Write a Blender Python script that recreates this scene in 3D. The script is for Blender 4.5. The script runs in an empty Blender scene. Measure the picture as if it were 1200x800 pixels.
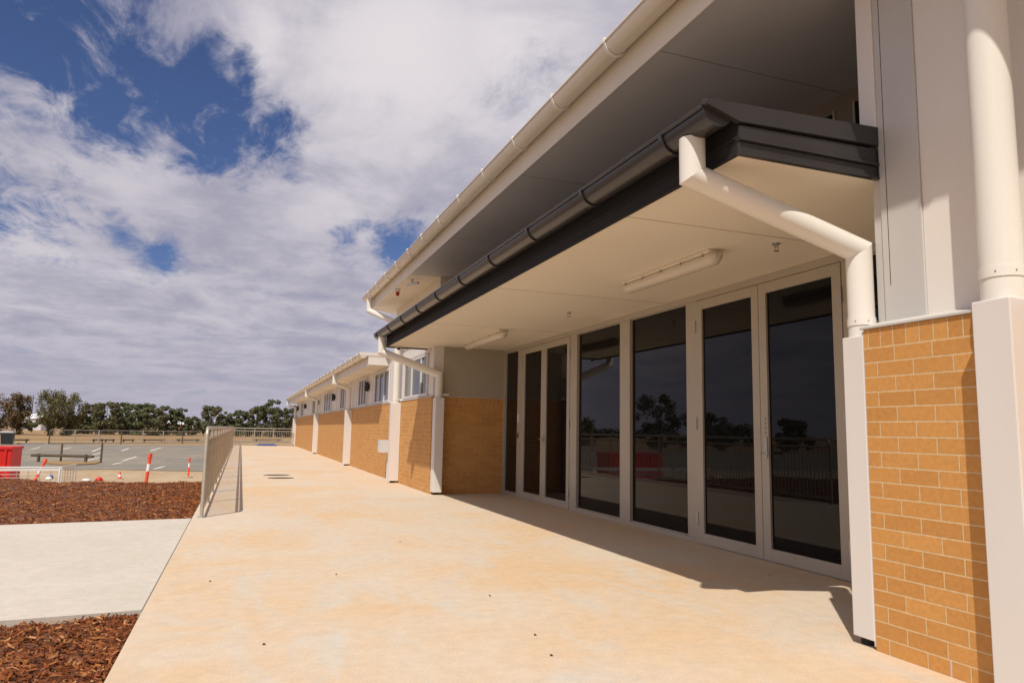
import bpy, math, random
from mathutils import Vector, Matrix
R = math.radians
random.seed(7)
S = bpy.context.scene
COL = S.collection

# ------------------------------------------------------------------ helpers
class MB:
    def __init__(s): s.v = []; s.f = []; s.sm = []
    def add(s, vs, fs, smooth=False):
        n = len(s.v); s.v += [tuple(p) for p in vs]
        for f in fs: s.f.append(tuple(n + i for i in f)); s.sm.append(smooth)
        return s
    def box(s, x0, x1, y0, y1, z0, z1):
        x0, x1 = sorted((x0, x1)); y0, y1 = sorted((y0, y1)); z0, z1 = sorted((z0, z1))
        return s.add([(x0,y0,z0),(x1,y0,z0),(x1,y1,z0),(x0,y1,z0),(x0,y0,z1),(x1,y0,z1),(x1,y1,z1),(x0,y1,z1)],
              [(3,2,1,0),(4,5,6,7),(0,1,5,4),(1,2,6,5),(2,3,7,6),(3,0,4,7)])
    def prismy(s, pts, y0, y1):            # polygon in XZ, extruded along Y
        n = len(pts); a = sum(pts[i][0]*pts[(i+1)%n][1]-pts[(i+1)%n][0]*pts[i][1] for i in range(n))
        if a < 0: pts = pts[::-1]
        vs = [(x, y0, z) for x, z in pts] + [(x, y1, z) for x, z in pts]
        fs = [tuple(range(n)), tuple(range(2*n-1, n-1, -1))] + [(i, i+n, (i+1)%n+n, (i+1)%n) for i in range(n)]
        return s.add(vs, fs)
    def prismz(s, pts, z0, z1):            # polygon in XY, extruded along Z
        n = len(pts); a = sum(pts[i][0]*pts[(i+1)%n][1]-pts[(i+1)%n][0]*pts[i][1] for i in range(n))
        if a < 0: pts = pts[::-1]
        vs = [(x, y, z0) for x, y in pts] + [(x, y, z1) for x, y in pts]
        fs = [tuple(range(n-1, -1, -1)), tuple(range(n, 2*n))] + [(i, (i+1)%n, (i+1)%n+n, i+n) for i in range(n)]
        return s.add(vs, fs)
    def tube(s, path, r, n=20, caps=True, sharp=False):
        P = [Vector(p) for p in path]; m = len(P)
        rr = r if isinstance(r, (list, tuple)) else [r]*m
        d0 = (P[1]-P[0]).normalized()
        u = d0.orthogonal().normalized(); w = d0.cross(u)
        rings = [[P[0] + rr[0]*(math.cos(2*math.pi*k/n)*u + math.sin(2*math.pi*k/n)*w) for k in range(n)]]
        for i in range(1, m):
            din = (P[i]-P[i-1]).normalized()
            if i < m-1:
                dout = (P[i+1]-P[i]).normalized(); nrm = (din+dout).normalized()
            else: nrm = din
            ring = []
            for k in range(n):
                q = rings[-1][k]; off = q - P[i-1]
                off = (off - din*off.dot(din)).normalized()*rr[i]
                q0 = P[i] + off; t = (P[i]-q0).dot(nrm)/din.dot(nrm); ring.append(q0 + din*t)
            rings.append(ring)
        vs = [v for rg in rings for v in rg]; fs = []
        for i in range(m-1):
            for k in range(n):
                fs.append((i*n+k, i*n+(k+1)%n, (i+1)*n+(k+1)%n, (i+1)*n+k))
        if sharp:
            for i in range(m-1):
                s.add(rings[i]+rings[i+1], [(k, (k+1)%n, n+(k+1)%n, n+k) for k in range(n)], True)
        else: s.add(vs, fs, True)
        if caps:
            s.add(rings[0], [tuple(range(n-1, -1, -1))]); s.add(rings[-1], [tuple(range(n))])
        return s
    def build(s, name, mat, parent=None, bevel=0, kind=None):
        me = bpy.data.meshes.new(name)
        off = Vector((0,0,0))
        if parent is not None:
            p = parent
            while p is not None: off += p.location; p = p.parent
        vs = [(x-off.x, y-off.y, z-off.z) for x, y, z in s.v]
        me.from_pydata(vs, [], s.f)
        uv = me.uv_layers.new(name='UVMap')
        for pi, pl in enumerate(me.polygons):
            pl.use_smooth = s.sm[pi]; nx, ny, nz = (abs(c) for c in pl.normal)
            for li in pl.loop_indices:
                x, y, z = s.v[me.loops[li].vertex_index]
                uv.data[li].uv = (y, z) if nx >= ny and nx >= nz else ((x, z) if ny >= nz else (x, y))
        me.materials.append(mat)
        o = bpy.data.objects.new(name, me); COL.objects.link(o)
        if parent is not None: o.parent = parent
        if bevel:
            b = o.modifiers.new('bevel', 'BEVEL'); b.width = bevel; b.segments = 2; b.limit_method = 'ANGLE'; b.angle_limit = R(50)
        if kind: o['kind'] = kind
        return o

def tag(o, label=None, cat=None, group=None, kind=None):
    if label: o['label'] = label
    if cat: o['category'] = cat
    if group: o['group'] = group
    if kind: o['kind'] = kind
    return o
def thing(name, loc, label, cat, group=None):
    o = bpy.data.objects.new(name, None); o.location = loc; o.empty_display_size = .2; COL.objects.link(o)
    return tag(o, label, cat, group)
def dup(root, loc, label=None, rotz=None):
    def cp(o, par):
        c = o.copy(); COL.objects.link(c)
        if par is not None: c.parent = par
        for ch in list(o.children): cp(ch, c)
        return c
    r = cp(root, None); r.location = loc
    if rotz is not None: r.rotation_euler = (0, 0, rotz)
    if label: r['label'] = label
    return r

# ------------------------------------------------------------------ materials
def nt(name):
    m = bpy.data.materials.new(name); m.use_nodes = True; t = m.node_tree
    return m, t, t.nodes, t.links, t.nodes['Principled BSDF']
def simple(name, col, rough=.5, metal=0, var=.06, scale=3.0, bump=.0, bscale=40, spec=.5, streak=False):
    m, t, N, L, P = nt(name)
    tc = N.new('ShaderNodeTexCoord'); n = N.new('ShaderNodeTexNoise'); n.inputs['Scale'].default_value = scale; n.inputs['Detail'].default_value = 6
    if streak:
        mp = N.new('ShaderNodeMapping'); mp.inputs['Scale'].default_value = (1, 1, .15); L.new(tc.outputs['Object'], mp.inputs['Vector']); L.new(mp.outputs[0], n.inputs['Vector'])
    else: L.new(tc.outputs['Object'], n.inputs['Vector'])
    r = N.new('ShaderNodeValToRGB'); e = r.color_ramp.elements
    e[0].position = .3; e[1].position = .7
    e[0].color = (*[c*(1-var) for c in col], 1); e[1].color = (*[min(1, c*(1+var)) for c in col], 1)
    L.new(n.outputs['Fac'], r.inputs[0]); L.new(r.outputs[0], P.inputs['Base Color'])
    P.inputs['Roughness'].default_value = rough; P.inputs['Metallic'].default_value = metal; P.inputs['Specular IOR Level'].default_value = spec
    if bump:
        n2 = N.new('ShaderNodeTexNoise'); n2.inputs['Scale'].default_value = bscale; n2.inputs['Detail'].default_value = 4
        L.new(tc.outputs['Object'], n2.inputs['Vector']); b = N.new('ShaderNodeBump'); b.inputs['Strength'].default_value = bump; b.inputs['Distance'].default_value = .01
        L.new(n2.outputs['Fac'], b.inputs['Height']); L.new(b.outputs[0], P.inputs['Normal'])
    return m
def brick_mat():
    m, t, N, L, P = nt('tan_brick')
    uv = N.new('ShaderNodeUVMap'); b = N.new('ShaderNodeTexBrick')
    mp = N.new('ShaderNodeMapping'); mp.inputs['Location'].default_value = (.06, .004, 0)
    L.new(uv.outputs[0], mp.inputs['Vector']); L.new(mp.outputs[0], b.inputs['Vector'])
    b.inputs['Scale'].default_value = 1; b.inputs['Brick Width'].default_value = .24; b.inputs['Row Height'].default_value = .086
    b.inputs['Mortar Size'].default_value = .0052; b.inputs['Mortar Smooth'].default_value = .15; b.inputs['Bias'].default_value = 0
    b.inputs['Color1'].default_value = (.60, .295, .080, 1); b.inputs['Color2'].default_value = (.51, .238, .060, 1); b.inputs['Mortar'].default_value = (.66, .455, .235, 1)
    n = N.new('ShaderNodeTexNoise'); n.inputs['Scale'].default_value = 34; n.inputs['Detail'].default_value = 5; L.new(uv.outputs[0], n.inputs['Vector'])
    mx = N.new('ShaderNodeMix'); mx.data_type = 'RGBA'; mx.blend_type = 'MULTIPLY'; mx.inputs[0].default_value = 1; n.inputs['Roughness'].default_value = .7
    r = N.new('ShaderNodeValToRGB'); r.color_ramp.elements[0].position = .3; r.color_ramp.elements[0].color = (.86,.86,.86,1); r.color_ramp.elements[1].position = .7; r.color_ramp.elements[1].color = (1.1,1.1,1.08,1)
    L.new(n.outputs['Fac'], r.inputs[0]); L.new(b.outputs['Color'], mx.inputs[6]); L.new(r.outputs[0], mx.inputs[7]); L.new(mx.outputs[2], P.inputs['Base Color'])
    P.inputs['Roughness'].default_value = .8
    bp = N.new('ShaderNodeBump'); bp.invert = True; bp.inputs['Strength'].default_value = 1; bp.inputs['Distance'].default_value = .012
    L.new(b.outputs['Fac'], bp.inputs['Height'])
    n3 = N.new('ShaderNodeTexNoise'); n3.inputs['Scale'].default_value = 120; L.new(uv.outputs[0], n3.inputs['Vector'])
    b2 = N.new('ShaderNodeBump'); b2.inputs['Strength'].default_value = .25; b2.inputs['Distance'].default_value = .004
    L.new(n3.outputs['Fac'], b2.inputs['Height']); L.new(bp.outputs[0], b2.inputs['Normal']); L.new(b2.outputs[0], P.inputs['Normal'])
    return m
def header_mat():
    m = brick_mat(); m.name = 'tan_brick_header'
    for n in m.node_tree.nodes:
        if n.type == 'TEX_BRICK': n.inputs['Brick Width'].default_value = .086; n.inputs['Row Height'].default_value = 4; n.offset = 0
        if n.type == 'MAPPING': n.inputs['Location'].default_value = (.03, .5, 0)
    return m
def concrete(name, c1, c2, c3, s=1.0):
    m, t, N, L, P = nt(name)
    tc = N.new('ShaderNodeTexCoord')
    def noise(sc, det=8, dist=.0, vec=None, rough=.6):
        n = N.new('ShaderNodeTexNoise'); n.inputs['Scale'].default_value = sc; n.inputs['Detail'].default_value = det; n.inputs['Distortion'].default_value = dist; n.inputs['Roughness'].default_value = rough
        L.new(vec or tc.outputs['Object'], n.inputs['Vector']); return n.outputs['Fac']
    def ramp(src, a, b, ca=(0,0,0,1), cb=(1,1,1,1)):
        r = N.new('ShaderNodeValToRGB'); r.color_ramp.elements[0].position = a; r.color_ramp.elements[1].position = b
        r.color_ramp.elements[0].color = ca; r.color_ramp.elements[1].color = cb; L.new(src, r.inputs[0]); return r.outputs[0]
    def mix(f, a, b, bt='MIX'):
        x = N.new('ShaderNodeMix'); x.data_type = 'RGBA'; x.blend_type = bt
        if isinstance(f, float): x.inputs[0].default_value = f
        else: L.new(f, x.inputs[0])
        for i, v in ((6, a), (7, b)):
            if isinstance(v, tuple): x.inputs[i].default_value = (*v, 1)
            else: L.new(v, x.inputs[i])
        return x.outputs[2]
    mp = N.new('ShaderNodeMapping'); mp.inputs['Scale'].default_value = (1, .45, 1); mp.inputs['Rotation'].default_value = (0,0,.5); L.new(tc.outputs['Object'], mp.inputs['Vector'])
    base = mix(ramp(noise(.55*s, 9, .6), .38, .62), c1, c2)
    base = mix(ramp(noise(1.6*s, 9, 1.2, mp.outputs[0], .7), .48, .70), base, c3)
    base = mix(1.0, base, ramp(noise(9, 8, .3, None, .75), .3, .7, (.90,.90,.90,1), (1.07,1.07,1.07,1)), 'MULTIPLY')
    base = mix(1.0, base, ramp(noise(85, 3), .3, .7, (.90,.90,.89,1), (1.06,1.06,1.06,1)), 'MULTIPLY')
    L.new(base, P.inputs['Base Color']); P.inputs['Roughness'].default_value = .85; P.inputs['Specular IOR Level'].default_value = .3
    b = N.new('ShaderNodeBump'); b.inputs['Strength'].default_value = .25; b.inputs['Distance'].default_value = .006; L.new(noise(60, 6), b.inputs['Height']); L.new(b.outputs[0], P.inputs['Normal'])
    return m
def chips_mat(name, cols, rough=.9):
    m, t, N, L, P = nt(name)
    g = N.new('ShaderNodeNewGeometry'); r = N.new('ShaderNodeValToRGB'); r.color_ramp.interpolation = 'CONSTANT'
    e = r.color_ramp.elements; k = len(cols)
    e[0].position = 0; e[0].color = (*cols[0], 1); e[1].position = 1/k; e[1].color = (*cols[1], 1)
    for i in range(2, k): q = e.new(i/k); q.color = (*cols[i], 1)
    L.new(g.outputs['Random Per Island'], r.inputs[0]); L.new(r.outputs[0], P.inputs['Base Color']); P.inputs['Roughness'].default_value = rough; P.inputs['Specular IOR Level'].default_value = .2
    return m
def leaf_mat(name, cols):
    m = chips_mat(name, cols, .7)
    P = m.node_tree.nodes['Principled BSDF']
    return m
M = {}
M['brick'] = brick_mat(); M['header'] = header_mat()
M['deck'] = concrete('warm_concrete', (.605,.50,.388), (.615,.44,.275), (.56,.51,.44))
M['path'] = concrete('pale_concrete', (.57,.52,.45), (.54,.49,.415), (.60,.53,.475), 1.3)
M['white'] = simple('white_paint', (.69,.65,.61), .45, var=.03, streak=True)
M['cream'] = simple('cream_colorbond', (.72,.665,.57), .35, var=.03)
M['pipe'] = simple('cream_pipe', (.74,.705,.64), .3, var=.03, streak=True)
M['soffit'] = simple('cream_soffit', (.80,.725,.60), .7, var=.03, scale=.8)
M['soffit_grey'] = simple('grey_soffit', (.62,.61,.62), .5, var=.05, scale=.8)
M['panel'] = simple('pale_panel', (.75,.70,.645), .6, var=.03, scale=1.5, streak=True)
M['trimgrey'] = simple('light_grey_flashing', (.53,.51,.485), .5, var=.04, streak=True)
M['render'] = simple('beige_sheet', (.40,.35,.275), .75, var=.05, scale=1.2)
M['charcoal'] = simple('charcoal_colorbond', (.036,.034,.035), .26, var=.1, scale=2)
M['frame'] = simple('champagne_aluminium', (.42,.375,.31), .42, metal=.0, var=.04)
M['winframe'] = simple('window_aluminium', (.62,.62,.62), .4, var=.04)
M['steel'] = simple('brushed_steel', (.5,.49,.47), .3, metal=.9, var=.08)
M['galv'] = simple('galvanised_steel', (.46,.42,.355), .42, metal=.35, var=.12, scale=9)
M['charcoal_matt'] = simple('charcoal_fascia', (.026,.024,.024), .65, var=.1, scale=2, spec=.15)  # same charcoal paint, colour darkened for the shade behind the gutter
M['clipwhite'] = simple('white_bracket', (.80,.78,.74), .4)
M['jointgrey'] = simple('joint_filler', (.16,.15,.135), .9)
M['black'] = simple('black_plastic', (.018,.018,.02), .45)
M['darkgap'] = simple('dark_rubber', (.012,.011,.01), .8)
M['diffuser'] = simple('lamp_diffuser', (.62,.56,.47), .35, var=.02)
M['red'] = simple('red_paint', (.62,.012,.010), .5, var=.12, scale=1.5)
M['pinkred'] = simple('faded_red_paint', (.62,.06,.09), .6, var=.1)
M['orange'] = simple('orange_plastic', (.80,.085,.035), .5, var=.05)
M['reflect'] = simple('white_band', (.8,.8,.78), .5)
M['rubber'] = simple('pale_rubber_base', (.42,.36,.28), .8)
M['wood'] = simple('weathered_timber', (.10,.075,.05), .9, var=.25, scale=8)
M['bark'] = simple('tree_bark', (.13,.10,.075), .9, var=.3, scale=8)
M['blue'] = simple('blue_plastic', (.05,.09,.30), .5)
M['lens'] = simple('red_lens', (.35,.01,.008), .2)
M['asphalt'] = simple('grey_asphalt', (.205,.188,.162), .9, var=.16, scale=.12, bump=.3)
M['asphalt'] = concrete('dusty_asphalt', (.20,.182,.155), (.235,.208,.168), (.33,.27,.19), .16)
M['line'] = simple('line_paint', (.62,.61,.57), .8, var=.15, scale=.8)
M['kerb'] = simple('kerb_concrete', (.5,.46,.4), .85, var=.08)
M['shed'] = simple('shed_white', (.7,.7,.7), .5)
M['orange_roof'] = simple('distant_tiles', (.40,.17,.09), .8)
M['fleck'] = simple('dry_leaf', (.09,.055,.035), .9)
M['ewall'] = simple('shadow_brown_sheet', (.20,.17,.15), .7, var=.06)  # even dark brown for the upper wall and soffit joints
def glass_mat(name, col, rough, ior=1.5):
    m, t, N, L, P = nt(name)
    P.inputs['Base Color'].default_value = (*col, 1); P.inputs['Roughness'].default_value = rough; P.inputs['IOR'].default_value = ior
    tc = N.new('ShaderNodeTexCoord'); n = N.new('ShaderNodeTexNoise'); n.inputs['Scale'].default_value = .35; n.inputs['Detail'].default_value = 1
    L.new(tc.outputs['Object'], n.inputs['Vector']); b = N.new('ShaderNodeBump'); b.inputs['Strength'].default_value = .05; b.inputs['Distance'].default_value = .02
    L.new(n.outputs['Fac'], b.inputs['Height']); L.new(b.outputs[0], P.inputs['Normal'])
    return m
M['glass'] = glass_mat('dark_tinted_glass', (.005,.005,.006), .01, 1.31)
M['wglass'] = glass_mat('window_glass', (.06,.062,.07), .04)

# ground materials
def ground_mat():
    m, t, N, L, P = nt('dry_ground'); tc = N.new('ShaderNodeTexCoord')
    n = N.new('ShaderNodeTexNoise'); n.inputs['Scale'].default_value = .05; n.inputs['Detail'].default_value = 12; n.inputs['Roughness'].default_value = .7
    mp = N.new('ShaderNodeMapping'); mp.inputs['Scale'].default_value = (.4, 1.2, 1); L.new(tc.outputs['Object'], mp.inputs['Vector']); L.new(mp.outputs[0], n.inputs['Vector'])
    r = N.new('ShaderNodeValToRGB'); e = r.color_ramp.elements
    e[0].position = .32; e[0].color = (.19,.115,.05,1); e[1].position = .68; e[1].color = (.37,.245,.11,1)
    q = e.new(.5); q.color = (.29,.18,.075,1)
    L.new(n.outputs['Fac'], r.inputs[0]); L.new(r.outputs[0], P.inputs['Base Color']); P.inputs['Roughness'].default_value = .95
    return m
M['ground'] = ground_mat()
M['dirt'] = concrete('tan_dirt', (.44,.33,.205), (.38,.27,.155), (.47,.37,.25), .5)
M['soil'] = simple('mulch_soil', (.13,.045,.018), .95, var=.45, scale=14, bump=1.0, bscale=30)
M['chips'] = chips_mat('bark_chips', [(.20,.066,.024),(.29,.095,.03),(.12,.04,.016),(.33,.125,.04),(.15,.046,.017),(.44,.22,.095),(.21,.066,.024),(.07,.024,.011),(.28,.10,.033),(.17,.05,.019)])

# ------------------------------------------------------------------ camera
H = 1.187
fw = Vector((0.34454339, 0.93052379, 0.12415849)); rt = Vector((0.93675802, -0.3494398, 0.01939671)); up = Vector((-0.06143502, -0.10962346, 0.9920728))
cam = bpy.data.cameras.new('camera'); co = bpy.data.objects.new('camera', cam); COL.objects.link(co)
cam.sensor_fit = 'HORIZONTAL'; cam.sensor_width = 36; cam.lens = 845.76/1200*36; cam.clip_start = .05; cam.clip_end = 6000
co.matrix_world = Matrix(((rt.x, up.x, -fw.x, 0), (rt.y, up.y, -fw.y, 0), (rt.z, up.z, -fw.z, H), (0, 0, 0, 1)))
S.camera = co
def ray(px, py): return fw*845.76 + rt*(px-600) - up*(py-400)
def onz(px, py, z): d = ray(px, py); return d*((z-H)/d.z) + Vector((0, 0, H))

# ------------------------------------------------------------------ sun and sky
SR, SS = .42, .545           # travel of sunlight per metre of drop (+x, +y)
sun_to = Vector((-SR, -SS, 1)).normalized()
sl = bpy.data.lights.new('sun', 'SUN'); sl.energy = 3.95; sl.angle = R(.53); sl.color = (1, .935, .835)
so = bpy.data.objects.new('sun', sl); COL.objects.link(so); so.rotation_euler = sun_to.to_track_quat('Z', 'Y').to_euler(); so.location = (-20, -20, 40)
W = bpy.data.worlds.new('World'); S.world = W; W.use_nodes = True
N = W.node_tree.nodes; L = W.node_tree.links
for n in list(N): N.remove(n)
sky = N.new('ShaderNodeTexSky'); sky.sky_type = 'NISHITA'; sky.sun_disc = False
sky.sun_elevation = math.asin(sun_to.z); sky.sun_rotation = math.atan2(sun_to.x, sun_to.y); sky.air_density = 1.0; sky.dust_density = .6; sky.ozone_density = 2.0
tc = N.new('ShaderNodeTexCoord'); DIR = tc.outputs['Generated']
def vm(op, a, b=None):
    n = N.new('ShaderNodeVectorMath'); n.operation = op
    for i, v in enumerate((a, b)):
        if v is None: continue
        if isinstance(v, (tuple, Vector)): n.inputs[i].default_value = tuple(v)
        else: L.new(v, n.inputs[i])
    return n
def mt(op, a, b=None, c=None, clamp=False):
    n = N.new('ShaderNodeMath'); n.operation = op; n.use_clamp = clamp
    for i, v in enumerate((a, b, c)):
        if v is None: continue
        if isinstance(v, (int, float)): n.inputs[i].default_value = v
        else: L.new(v, n.inputs[i])
    return n.outputs[0]
def mr(v, a, b, c=0., d=1., interp='SMOOTHSTEP'):
    n = N.new('ShaderNodeMapRange'); n.interpolation_type = interp
    L.new(v, n.inputs[0]); n.inputs[1].default_value = a; n.inputs[2].default_value = b; n.inputs[3].default_value = c; n.inputs[4].default_value = d
    return n.outputs[0]
def cmix(f, a, b, bt='MIX'):
    x = N.new('ShaderNodeMix'); x.data_type = 'RGBA'; x.blend_type = bt
    if isinstance(f, (int, float)): x.inputs[0].default_value = f
    else: L.new(f, x.inputs[0])
    for i, v in ((6, a), (7, b)):
        if isinstance(v, tuple): x.inputs[i].default_value = (*v, 1)
        else: L.new(v, x.inputs[i])
    return x.outputs[2]
sep = N.new('ShaderNodeSeparateXYZ'); L.new(DIR, sep.inputs[0])
zc = mt('ADD', mt('MAXIMUM', sep.outputs[2], 0.0), .10)
comb = N.new('ShaderNodeCombineXYZ'); L.new(mt('DIVIDE', sep.outputs[0], zc), comb.inputs[0]); L.new(mt('DIVIDE', sep.outputs[1], zc), comb.inputs[1])
PL = comb.outputs[0]
def noise(sc, det, rough, dist=0., off=(0,0,0), vec=None, stretch=(1,1,1), rot=0):
    mp = N.new('ShaderNodeMapping'); mp.inputs['Location'].default_value = off; mp.inputs['Scale'].default_value = stretch; mp.inputs['Rotation'].default_value = (0,0,rot); L.new(vec or PL, mp.inputs['Vector'])
    n = N.new('ShaderNodeTexNoise'); n.inputs['Scale'].default_value = sc; n.inputs['Detail'].default_value = det; n.inputs['Roughness'].default_value = rough; n.inputs['Distortion'].default_value = dist
    L.new(mp.outputs[0], n.inputs['Vector']); return n.outputs['Fac']
wob = noise(3.2, 6, .6, off=(4, 2, 0))
wobv = N.new('ShaderNodeTexNoise'); wobv.inputs['Scale'].default_value = 5.0; wobv.inputs['Detail'].default_value = 7; wobv.inputs['Roughness'].default_value = .62; L.new(DIR, wobv.inputs['Vector'])
wv = vm('SCALE', vm('SUBTRACT', wobv.outputs['Color'], (.5,.5,.5)).outputs[0]); wv.inputs[3].default_value = .13
WD = vm('ADD', DIR, wv.outputs[0]).outputs[0]
# thinner, bluer patches of the real sky: (photo x, y, angular radius, weight)
gap = None
for (gx, gy, rad, wgt) in [(-40, -60, .15, 1.), (25, 10, .09, .95), (60, 60, .065, .9), (110, 105, .06, .9), (150, 75, .045, .8), (215, 110, .05, .95), (265, 135, .05, .95), (310, 158, .045, .85), (345, 148, .03, .8), (150, 128, .055, .85), (290, 95, .03, .7), (250, 65, .025, .5), (245, 160, .05, .8), (275, 188, .04, .75), (95, 20, .03, .4), (460, 284, .035, .7), (425, 262, .022, .5), (400, 276, .03, .45), (185, 296, .03, .62), (60, 238, .05, .6), (15, 235, .05, .6), (110, 240, .04, .55), (155, 262, .03, .4), (70, 288, .03, .35), (-150, 60, .12, .6)]:
    d = ray(gx, gy).normalized()
    dist = vm('DISTANCE', WD, d).outputs[1]
    g = mt('MULTIPLY', mr(dist, rad*1.75, rad*.1), wgt)
    gap = g if gap is None else mt('MAXIMUM', gap, g)
n1 = noise(1.1, 12, .62, .3, (3.1, 1.7, 0))
n2 = noise(2.6, 12, .68, .5, (1.2, 7.7, 0), stretch=(1, .55, 1), rot=.5)
detail = mt('ADD', mt('MULTIPLY', n1, .5), mt('MULTIPLY', n2, .5))
n5 = noise(7.5, 10, .66, .6, (6.2, 3.1, 0), stretch=(1, .5, 1), rot=.9)
cover = mt('ADD', mt('MULTIPLY', mt('MULTIPLY', mt('SUBTRACT', n5, .48), 2.1), mt('ADD', gap, .30)), mt('ADD', mt('SUBTRACT', .92, mt('MULTIPLY', gap, .95)), mt('MULTIPLY', mt('SUBTRACT', detail, .5), 2.4)))
cloud = mr(cover, .22, .88)
n3 = noise(1.7, 10, .6, .4, (9.3, 2.2, 0)); n4 = noise(5.5, 8, .6, .3, (2.3, 5.2, 0), stretch=(1, .6, 1), rot=.4)
shade = mr(mt('ADD', mt('MULTIPLY', n3, .68), mt('MULTIPLY', n4, .32)), .36, .64)
bright = None
for (gx, gy, rad, k) in [(480, 70, .22, .9), (620, 40, .16, .9), (330, 30, .13, .8), (130, 20, .05, .6), (420, 200, .12, .5), (120, 160, .10, .3), (60, 300, .12, .25)]:
    d = ray(gx, gy).normalized(); g = mt('MULTIPLY', mr(vm('DISTANCE', WD, d).outputs[1], rad*1.3, 0), k)
    bright = g if bright is None else mt('MAXIMUM', bright, g)
ccol = cmix(shade, (.345,.335,.425), (.54,.51,.565))
ccol = cmix(mt('MULTIPLY', bright, mr(n3, .35, .6, .3, 1.)), ccol, (.74,.695,.715))
hz = mr(sep.outputs[2], .16, -.01)
ccol = cmix(mt('MULTIPLY', hz, .85), ccol, (.415,.395,.485))
skyb = N.new('ShaderNodeVectorMath'); skyb.operation = 'MULTIPLY'; L.new(sky.outputs[0], skyb.inputs[0]); skyb.inputs[1].default_value = (.60, .66, .92)
# clouds are given in the units of the physical sky (background strength below)
STR = .075
csc = vm('SCALE', ccol); csc.inputs[3].default_value = 1/STR
cl = mt('MAXIMUM', cloud, mt('MULTIPLY', hz, .9))
fin = cmix(cl, skyb.outputs[0], csc.outputs[0])
bg = N.new('ShaderNodeBackground'); L.new(fin, bg.inputs[0]); bg.inputs[1].default_value = STR
wo = N.new('ShaderNodeOutputWorld'); L.new(bg.outputs[0], wo.inputs[0])
S.view_settings.view_transform = 'Standard'; S.view_settings.look = 'None'; S.view_settings.gamma = 1; S.view_settings.exposure = .09

# ------------------------------------------------------------------ ground
def sst(a, b, x): t = max(0, min(1, (x-a)/(b-a))); return t*t*(3-2*t)
ZC = -1.38
def gz(x, y):
    d = max(y-17.5, (-16-x)*.8)
    return -.30 + (ZC-.045+.30)*sst(0, 15, d)
def lin(a, b, n): return [a+(b-a)*i/n for i in range(n+1)]
xs = [-3000,-1500,-700,-350,-180,-110,-75] + lin(-60, 20, 40) + [30,60,120,250,500,1200,3000]
ys = [-300,-120,-50,-20] + lin(-10, 60, 35) + [70,80,95,110,130,160,200,260,350,500,800,1500,3500]
g = MB(); nx = len(xs)
vs = [(x, y, gz(x, y)) for y in ys for x in xs]
g.add(vs, [(j*nx+i, j*nx+i+1, (j+1)*nx+i+1, (j+1)*nx+i) for j in range(len(ys)-1) for i in range(nx-1)], True)
g.build('ground', M['ground'], kind='structure')
# deck slab
MB().prismz([(-.522,-6),(9,-6),(9,3),(4.9,3),(4.9,13.5),(4.0,13.5),(4.0,49.6),(-.522,49.6)], -1.7, 0).build('deck', M['deck'], kind='structure')
MB().box(-40,-.54,20,20.1,-2,-1.9)
# side path
path = MB().prismz([(-.5305,5.38),(-.5305,10.40),(-16,8.3),(-16,4.0)], -.26, -.002)
path.build('path', M['path'], kind='structure')
MB().prismz([(-.530,5.36),(-.530,10.42),(-.5215,10.42),(-.5215,5.36)], -.03, .0006).build('path_joint', M['jointgrey'], kind='structure')
# tan dirt strip and car park sheets
dp = [onz(-330, 553, ZC-.03), onz(420, 553, ZC-.03)]
MB().add([(-70,33,ZC-.032),(14,33,ZC-.032),(14,52,ZC-.032),(-70,52,ZC-.032)], [(0,1,2,3)]).build('dirt_strip', M['dirt'], kind='structure')
MB().add([(-75,46.5,ZC-.012),(-12,46,ZC-.012),(-7,47.6,ZC-.012),(-1.5,45.2,ZC-.012),(-.6,45,ZC-.012),(40,50,ZC-.012),(45,110,ZC-.012),(-90,97,ZC-.012)], [(0,1,2,3,4,5,6,7)]).build('car_park', M['asphalt'], kind='structure')
# dirt and grass island in the car park
def onc(px, py, z=ZC): p = onz(px, py, z); return (p.x, p.y)
isl = [onc(52,543), onc(77,545.5), onc(112,543.5), onc(119,540.5), onc(96,541), onc(60,540.5)]
MB().prismz(isl, ZC-.1, ZC+.05).build('verge', M['ground'], kind='structure')
# kerb along the far side of the car park
kb = MB()
a = onc(22, 520.2); b = onc(236, 518.2); b2 = onc(350, 517.5)
for p, q in ((a, b), (b, b2)):
    d = Vector((q[0]-p[0], q[1]-p[1], 0)).normalized(); n_ = Vector((-d.y, d.x, 0))*.35
    kb.prismz([p, q, (q[0]+n_.x, q[1]+n_.y), (p[0]+n_.x, p[1]+n_.y)], ZC-.1, ZC+.14)
kb.build('kerb', M['kerb'], kind='structure')
# painted bay lines
ln = MB()
def line(p, q, w=.16):
    A = Vector((*onc(*p, ZC), ZC)); B = Vector((*onc(*q, ZC), ZC)); d = (B-A).normalized(); n_ = Vector((-d.y, d.x, 0))*w/2
    z = ZC - .004
    ln.add([(A-n_).xy[:]+(z,), (B-n_).xy[:]+(z,), (B+n_).xy[:]+(z,), (A+n_).xy[:]+(z,)], [(0,1,2,3)])
for p, q, w in [((37,526),(47,523.8),.2),((47,523.8),(72,523.6),.2),((72,526.3),(83,524.1),.2),((83,524.1),(98,523.8),.2),((100,540),(117,535.5),.16),((104,534),(118,530),.16),((108,529),(118,524.6),.16),((118,524.6),(150,524.3),.2),
                ((142,528),(151,525),.2),((151,525),(165,524.4),.2),((176,528),(188,524.6),.2),((143,540),(160,534.6),.17),((131,544),(143,541.4),.16),((143,541.4),(170,541.8),.12),((163,542.4),(235,542.9),.10),((118,539),(150,539.6),.10),
                ((78,548.6),(160,548.8),.08),((180,549.5),(193,545.8),.15),((40,519.8),(58,519.9),.5)]:
    line(p, q, w)
ln.build('bay_markings', M['line'], kind='structure')

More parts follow.
